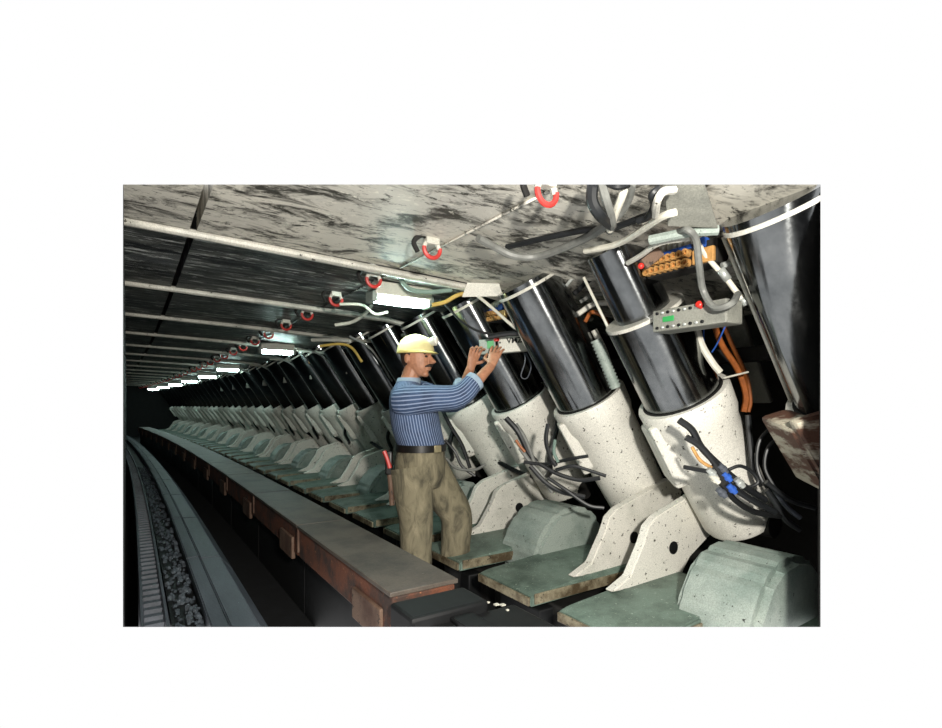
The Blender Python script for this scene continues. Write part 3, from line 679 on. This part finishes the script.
# trunk, arms, legs
sp = (hip-chest)
bm_.loft([(hip-U*.06, R*.10, F*.14), (hip, R*.115, F*.16), (chest+sp*.5, R*.10, F*.14), (chest, R*.115, F*.165), (chest+U*.07, R*.09, F*.15), (neck-U*.01, R*.06, F*.07)], 18)
limb(bm_, [shR, elR, wrR], [.055, .045, .029]); limb(bm_, [shL, elL, wrL], [.055, .045, .029])
limb(bm_, [hpR, knR, anR], [.08, .055, .042]); limb(bm_, [hpL, knL, anL], [.08, .055, .042])
for an in (anR, anL):
    bm_.loft([(an-U*.06-R*.05, R*.03, F*.035), (an-U*.065+R*.05, R*.05, F*.042), (an-U*.075+R*.15, R*.03, F*.035)], 12)
# hands: palm, four fingers, thumb
def hand(wr, d1, across, palmn, curl, thumb_side):
    # d1: palm direction, across: index -> little finger, palmn: direction the palm faces
    d1 = d1.normalized(); across = (across-d1*across.dot(d1)).normalized(); pn = (palmn-d1*palmn.dot(d1)-across*palmn.dot(across)).normalized()
    bm_.loft([(wr-d1*.01, across*.026, pn*.02), (wr+d1*.03, across*.036, pn*.017), (wr+d1*.075, across*.042, pn*.015), (wr+d1*.095, across*.038, pn*.012)], 14)
    for i, L in enumerate((.080, .090, .084, .066)):
        root = wr+d1*.085+across*(-.032+.0215*i)
        p = [root-d1*.02]; cur = root; ang = curl*.35
        for q, s in enumerate((.45, .31, .24)):
            dr = (d1*math.cos(ang)+pn*math.sin(ang)+across*(-.15+.10*i)).normalized()
            cur = cur+dr*L*s; p.append(cur); ang += curl*.8
        limb(bm_, p, [.0095, .0095, .0085, .007], 8)
    tr = wr+d1*.03-across*.03; t1 = tr+(d1*.5-across*.75+pn*.35).normalized()*.042; t2 = t1+(d1*.85-across*.2+pn*.45).normalized()*.032; t3 = t2+(d1*.9+pn*.4).normalized()*.024
    limb(bm_, [tr+across*.012, t1, t2, t3], [.014, .011, .0105, .008], 8)
hand(wrR, (Hp(500, 338, 3.40)-wrR), (R*.75-U*.1-F*.3), (F*.75-R*.35), .45, 1)
hand(wrL, (Hp(478, 341, 3.45)-wrL), (-R*.45-F*.2-U*.1), (R*.9+F*.25), .75, -1)
bm_.bm.normal_update()
tmp = bm_.build('person', 'skin')
md = tmp.modifiers.new('r', 'REMESH'); md.mode = 'VOXEL'; md.voxel_size = .0035; md.use_smooth_shade = True
ms = tmp.modifiers.new('s', 'SMOOTH'); ms.factor = .5; ms.iterations = 3
dg = bpy.context.evaluated_depsgraph_get(); me = bpy.data.meshes.new_from_object(tmp.evaluated_get(dg)); bpy.data.objects.remove(tmp)
me.transform(Matrix.Translation(-foot)); me.materials.clear(); me.materials.append(M['skin'])
for p in me.polygons: p.use_smooth = True
person = bpy.data.objects.new('person', me); C.objects.link(person); person.location = foot
tag(person, 'person in blue striped shirt and cream helmet, reaching up to a controller', 'person')
def wear(b, name, mats, parent=person):
    o = b.build(name, mats, parent)
    o.data.transform(Matrix.Translation(-foot)); return o
# shirt
def remesh(o, vs=.009, it=4):
    return o
b = MB()
belt = Hp(421, 447, 3.43)
b.loft([(belt-U*.03, R*.150, F*.185), (belt+U*.02, R*.158, F*.19), (Hp(417, 430, 3.43), R*.163, F*.195), (Hp(414, 412, 3.43), R*.160, F*.20), (Hp(411, 400, 3.43), R*.142, F*.205), (Hp(409, 391, 3.43), R*.115, F*.18), (Hp(408, 385, 3.43), R*.085, F*.12), (Hp(408, 381, 3.43), R*.072, F*.075)], 32, 0, True, 6.0)
wS = shR.lerp(elR, 0.0)
limb(b, [shR-R*.06+F*.03, shR, shR.lerp(elR, .5), elR, elR.lerp(wrR, .45)], [.09, .10, .085, .074, .062], 18, 2.4)
limb(b, [shL-R*.04-F*.03, shL, elL, elL.lerp(wrL, .45)], [.09, .095, .072, .06], 18, 2.4)
wear(b, 'shirt', 'shirt')
for el, wr in ((elR, wrR), (elL, wrL)):
    b = MB(); a = el.lerp(wr, .40); c = el.lerp(wr, .56); ax = (c-a)
    b.lathe(a, ax, [(0, .060), (.01, .066), (ax.length-.01, .064), (ax.length, .05)], 18)
    wear(b, 'rolled_cuff', 'cuff')
b = MB(); b.loft([(Hp(408, 386, 3.43), R*.082, F*.085), (Hp(408.5, 381, 3.43), R*.08, F*.08), (Hp(409, 378, 3.43), R*.074, F*.072)], 18); wear(b, 'collar', 'cuff')
# trousers
b = MB()
b.loft([(belt-U*.01, R*.155, F*.188), (Hp(420, 462, 3.43), R*.168, F*.205), (Hp(420, 476, 3.43), R*.165, F*.20), (Hp(420, 486, 3.43), R*.14, F*.16)], 24)
zc = [.14, .125, .105, .098, .10]
def leg_pts(h, k, a): 
    e_ = k.lerp(a, .62); return [h, h.lerp(k, .5), k, k.lerp(a, .4), e_]
limb(b, leg_pts(hpR, knR, anR), [.135, .125, .108, .100, .104], 18)
limb(b, leg_pts(hpL, knL, anL), [.135, .125, .108, .100, .104], 18)
wear(b, 'trousers', 'trousers')
b = MB()
b.loft([(belt-U*.022, R*.16, F*.196), (belt-U*.022, R*.168, F*.204), (belt+U*.022, R*.168, F*.204), (belt+U*.022, R*.16, F*.196)], 28)
bo = wear(b, 'belt', 'leather')
b = MB(); b.obox(belt+R*.12-F*.155, (R*.8+F*.55).normalized(), U, (R*.55-F*.8).normalized(), (.05, .045, .012), .004); wear(b, 'buckle', 'buckle', bo)
b = MB(); b.obox(Hp(389, 463, 3.30), R, U, F, (.045, .15, .05), .012); po = wear(b, 'tool_pouch', 'leather')
b = MB(); b.tube([Hp(384, 451, 3.28), Hp(387, 458, 3.28), Hp(390, 468, 3.28)], .014, 8); wear(b, 'red_tool_handle', 'red', po)
b = MB(); b.tube([Hp(389, 468, 3.3), Hp(391, 485, 3.3), Hp(392, 505, 3.3)], .018, 8); wear(b, 'tool_strap', 'rust', po)
for an, kn in ((anR, knR), (anL, knL)):
    b = MB(); k = kn.lerp(an, .5); an2 = an.copy(); an2.z = .10
    b.loft([(k, R*.09, F*.09), (k.lerp(an2, .5), R*.075, F*.072), (an2, R*.068, F*.06), (an2-U*.05, R*.075, F*.06)], 18)
    g = an2.copy(); g.z = .0
    b.loft([(g-R*.075+U*.045, U*.045, F*.042), (g+U*.052, U*.052, F*.052), (g+R*.09+U*.045, U*.045, F*.055), (g+R*.17+U*.036, U*.036, F*.05), (g+R*.21+U*.03, U*.02, F*.025)], 16)
    wear(b, 'boot', 'boot')
# head wear and face
b = MB(); rr = []
for t in range(9):
    a = t/8*PI/2*.98
    rr.append((HD(-.012, 0, .030+.118*math.sin(a)), hf*(.128*math.cos(a)**.8+.001), hs*(.106*math.cos(a)**.8+.001)))
b.loft(rr, 28)
ho = wear(b, 'helmet', 'hat')
b = MB(); b.loft([(HD(-.008, 0, .026), hf*.130, hs*.107), (HD(.002, 0, .030), hf*.145, hs*.111), (HD(-.006, 0, .042), hf*.133, hs*.109), (HD(-.01, 0, .046), hf*.12, hs*.10)], 28)
wear(b, 'brim', 'hatlow', ho)
b = MB(); b.tube([HD(-.135, 0, .07), HD(-.10, 0, .125), HD(-.01, 0, .148), HD(.08, 0, .122)], .010, 8); wear(b, 'helmet_ridge', 'hat', ho)
b = MB(); b.lathe(HD(.085, 0, .100), (hf+hu*.25), [(0, .022), (.03, .030), (.045, .032), (.05, .026)], 18); lo = wear(b, 'headlamp', 'lightbox', ho)
b = MB(); b.ell(HD(.136, 0, .113), hf*.010, hs*.026, hu*.026); 
wear(b, 'lamp_lens', 'headlamp', ho)
b = MB(); b.loft([(HD(-.035, 0, .04), hf*.082, hs*.083), (HD(-.04, 0, 0), hf*.072, hs*.080), (HD(-.05, 0, -.035), hf*.055, hs*.066), (HD(-.052, 0, -.06), hf*.035, hs*.045)], 18); wear(b, 'hair', 'hair')
b = MB(); b.loft([(HD(.075, -.034, -.058), hf*.008, hu*.005), (HD(.098, -.015, -.050), hf*.012, hu*.009), (HD(.103, 0, -.048), hf*.012, hu*.009), (HD(.098, .015, -.050), hf*.012, hu*.009), (HD(.075, .034, -.058), hf*.008, hu*.005)], 10); wear(b, 'moustache', 'hair')
for s in (-1, 1):
    b = MB(); b.ell(HD(.083, s*.032, .008), hf*.010, hs*.012, hu*.008); wear(b, 'eye', 'eye')
    b = MB(); b.tube([HD(.086, s*.016, .024), HD(.090, s*.034, .028), HD(.076, s*.052, .022)], .005, 6); wear(b, 'eyebrow', 'hair')
# ------------------------------------------------------------------ light
w = bpy.data.worlds.new('white_sky'); bpy.context.scene.world = w; w.use_nodes = True
bg = w.node_tree.nodes['Background']; bg.inputs[0].default_value = (1, 1, 1, 1); bg.inputs[1].default_value = 1.0
def light(name, typ, loc, energy, col, size=.1, target=None, **kw):
    l = bpy.data.lights.new(name, typ); l.energy = energy; l.color = col
    if typ == 'POINT' or typ == 'SPOT': l.shadow_soft_size = size
    if typ == 'AREA': l.size = size
    for k, v in kw.items(): setattr(l, k, v)
    o = bpy.data.objects.new(name, l); C.objects.link(o); o.location = loc
    if target is not None: o.rotation_euler = (Vector(target)-Vector(loc)).to_track_quat('-Z', 'Y').to_euler()
    return o
light('camera_flash', 'SPOT', CAM-FV*.15+RV*.45+UV*.35, 540, (1, .96, .88), .06, W(560, 390, 3), spot_size=math.radians(140), spot_blend=.6)
# ------------------------------------------------------------------ camera
cd = bpy.data.cameras.new('camera'); cd.sensor_fit = 'HORIZONTAL'; cd.sensor_width = 36; cd.lens = FPX*36/942
cd.shift_y = (CY-364)/942; cd.clip_start = .02
co = bpy.data.objects.new('camera', cd); C.objects.link(co); co.location = CAM
co.rotation_euler = (PI/2, 0, -TH)
bpy.context.scene.camera = co
# ------------------------------------------------------------------ the modelled stretch of the face ends in plane section cuts
bpy.context.view_layer.update()
def cutplane(p0, p1):
    n = (p0-CAM).cross(p1-CAM).normalized(); ctr = W(471, 406, 3)-CAM
    return -n if n.dot(ctr) < 0 else n
PL = [cutplane(W(123, 300, 1), W(123, 500, 1)), cutplane(W(820.5, 300, 1), W(820.5, 500, 1)),
      cutplane(W(300, 184.5, 1), W(600, 184.5, 1)), cutplane(W(300, 627, 1), W(600, 627, 1))]
PL = [(n, Vector()) for n in PL]
_a = W(820.4, 406, 1.75); _b = W(816.5, 406, 3.4); _n = UV.cross(_b-_a).normalized()
PW = (_n if _n.dot(RV) < 0 else -_n, _a-CAM)
for o in list(bpy.data.objects):
    if o.type != 'MESH' or o.name == 'wall_near_blocker': continue
    mw = o.matrix_world; ws = [mw @ v.co - CAM for v in o.data.vertices]
    hit = []; dead = False
    for n, q in PL + ([] if o.get('kind') == 'structure' else [PW]):
        ds = [n.dot(p-q) for p in ws]
        if max(ds) < 1e-4: dead = True; break
        if min(ds) < -1e-5: hit.append((n, q))
    if not dead and hit:
        if o.data.users > 1: o.data = o.data.copy()
        bm = bmesh.new(); bm.from_mesh(o.data); bm.transform(mw)
        for n, q in hit:
            if not bm.verts: break
            r = bmesh.ops.bisect_plane(bm, geom=bm.verts[:]+bm.edges[:]+bm.faces[:], plane_co=CAM+q, plane_no=n, clear_inner=True)
            es = [g for g in r['geom_cut'] if isinstance(g, bmesh.types.BMEdge) and g.is_valid and len(g.link_faces) < 2]
            if es:
                try: bmesh.ops.holes_fill(bm, edges=es, sides=0)
                except Exception: pass
        if len(bm.faces) == 0: dead = True
        else: bm.transform(mw.inverted()); bm.to_mesh(o.data)
        bm.free()
    if dead: o['gone'] = 1
def prune():
    ch = True
    while ch:
        ch = False
        for o in list(bpy.data.objects):
            if o.type in ('MESH', 'EMPTY') and not kids(o) and (o.get('gone') or o.type == 'EMPTY'):
                bpy.data.objects.remove(o); ch = True
prune()
for o in list(bpy.data.objects):                        # a cut-away carrier with surviving parts
    if o.get('gone'):
        p = o.parent
        for c in kids(o):
            mwc = c.matrix_world.copy(); c.parent = p; c.matrix_world = mwc
        bpy.data.objects.remove(o)
sc = bpy.context.scene
sc.view_settings.view_transform = 'Standard'; sc.view_settings.look = 'None'; sc.view_settings.exposure = 0; sc.view_settings.gamma = 1
sc.view_settings.use_curve_mapping = False
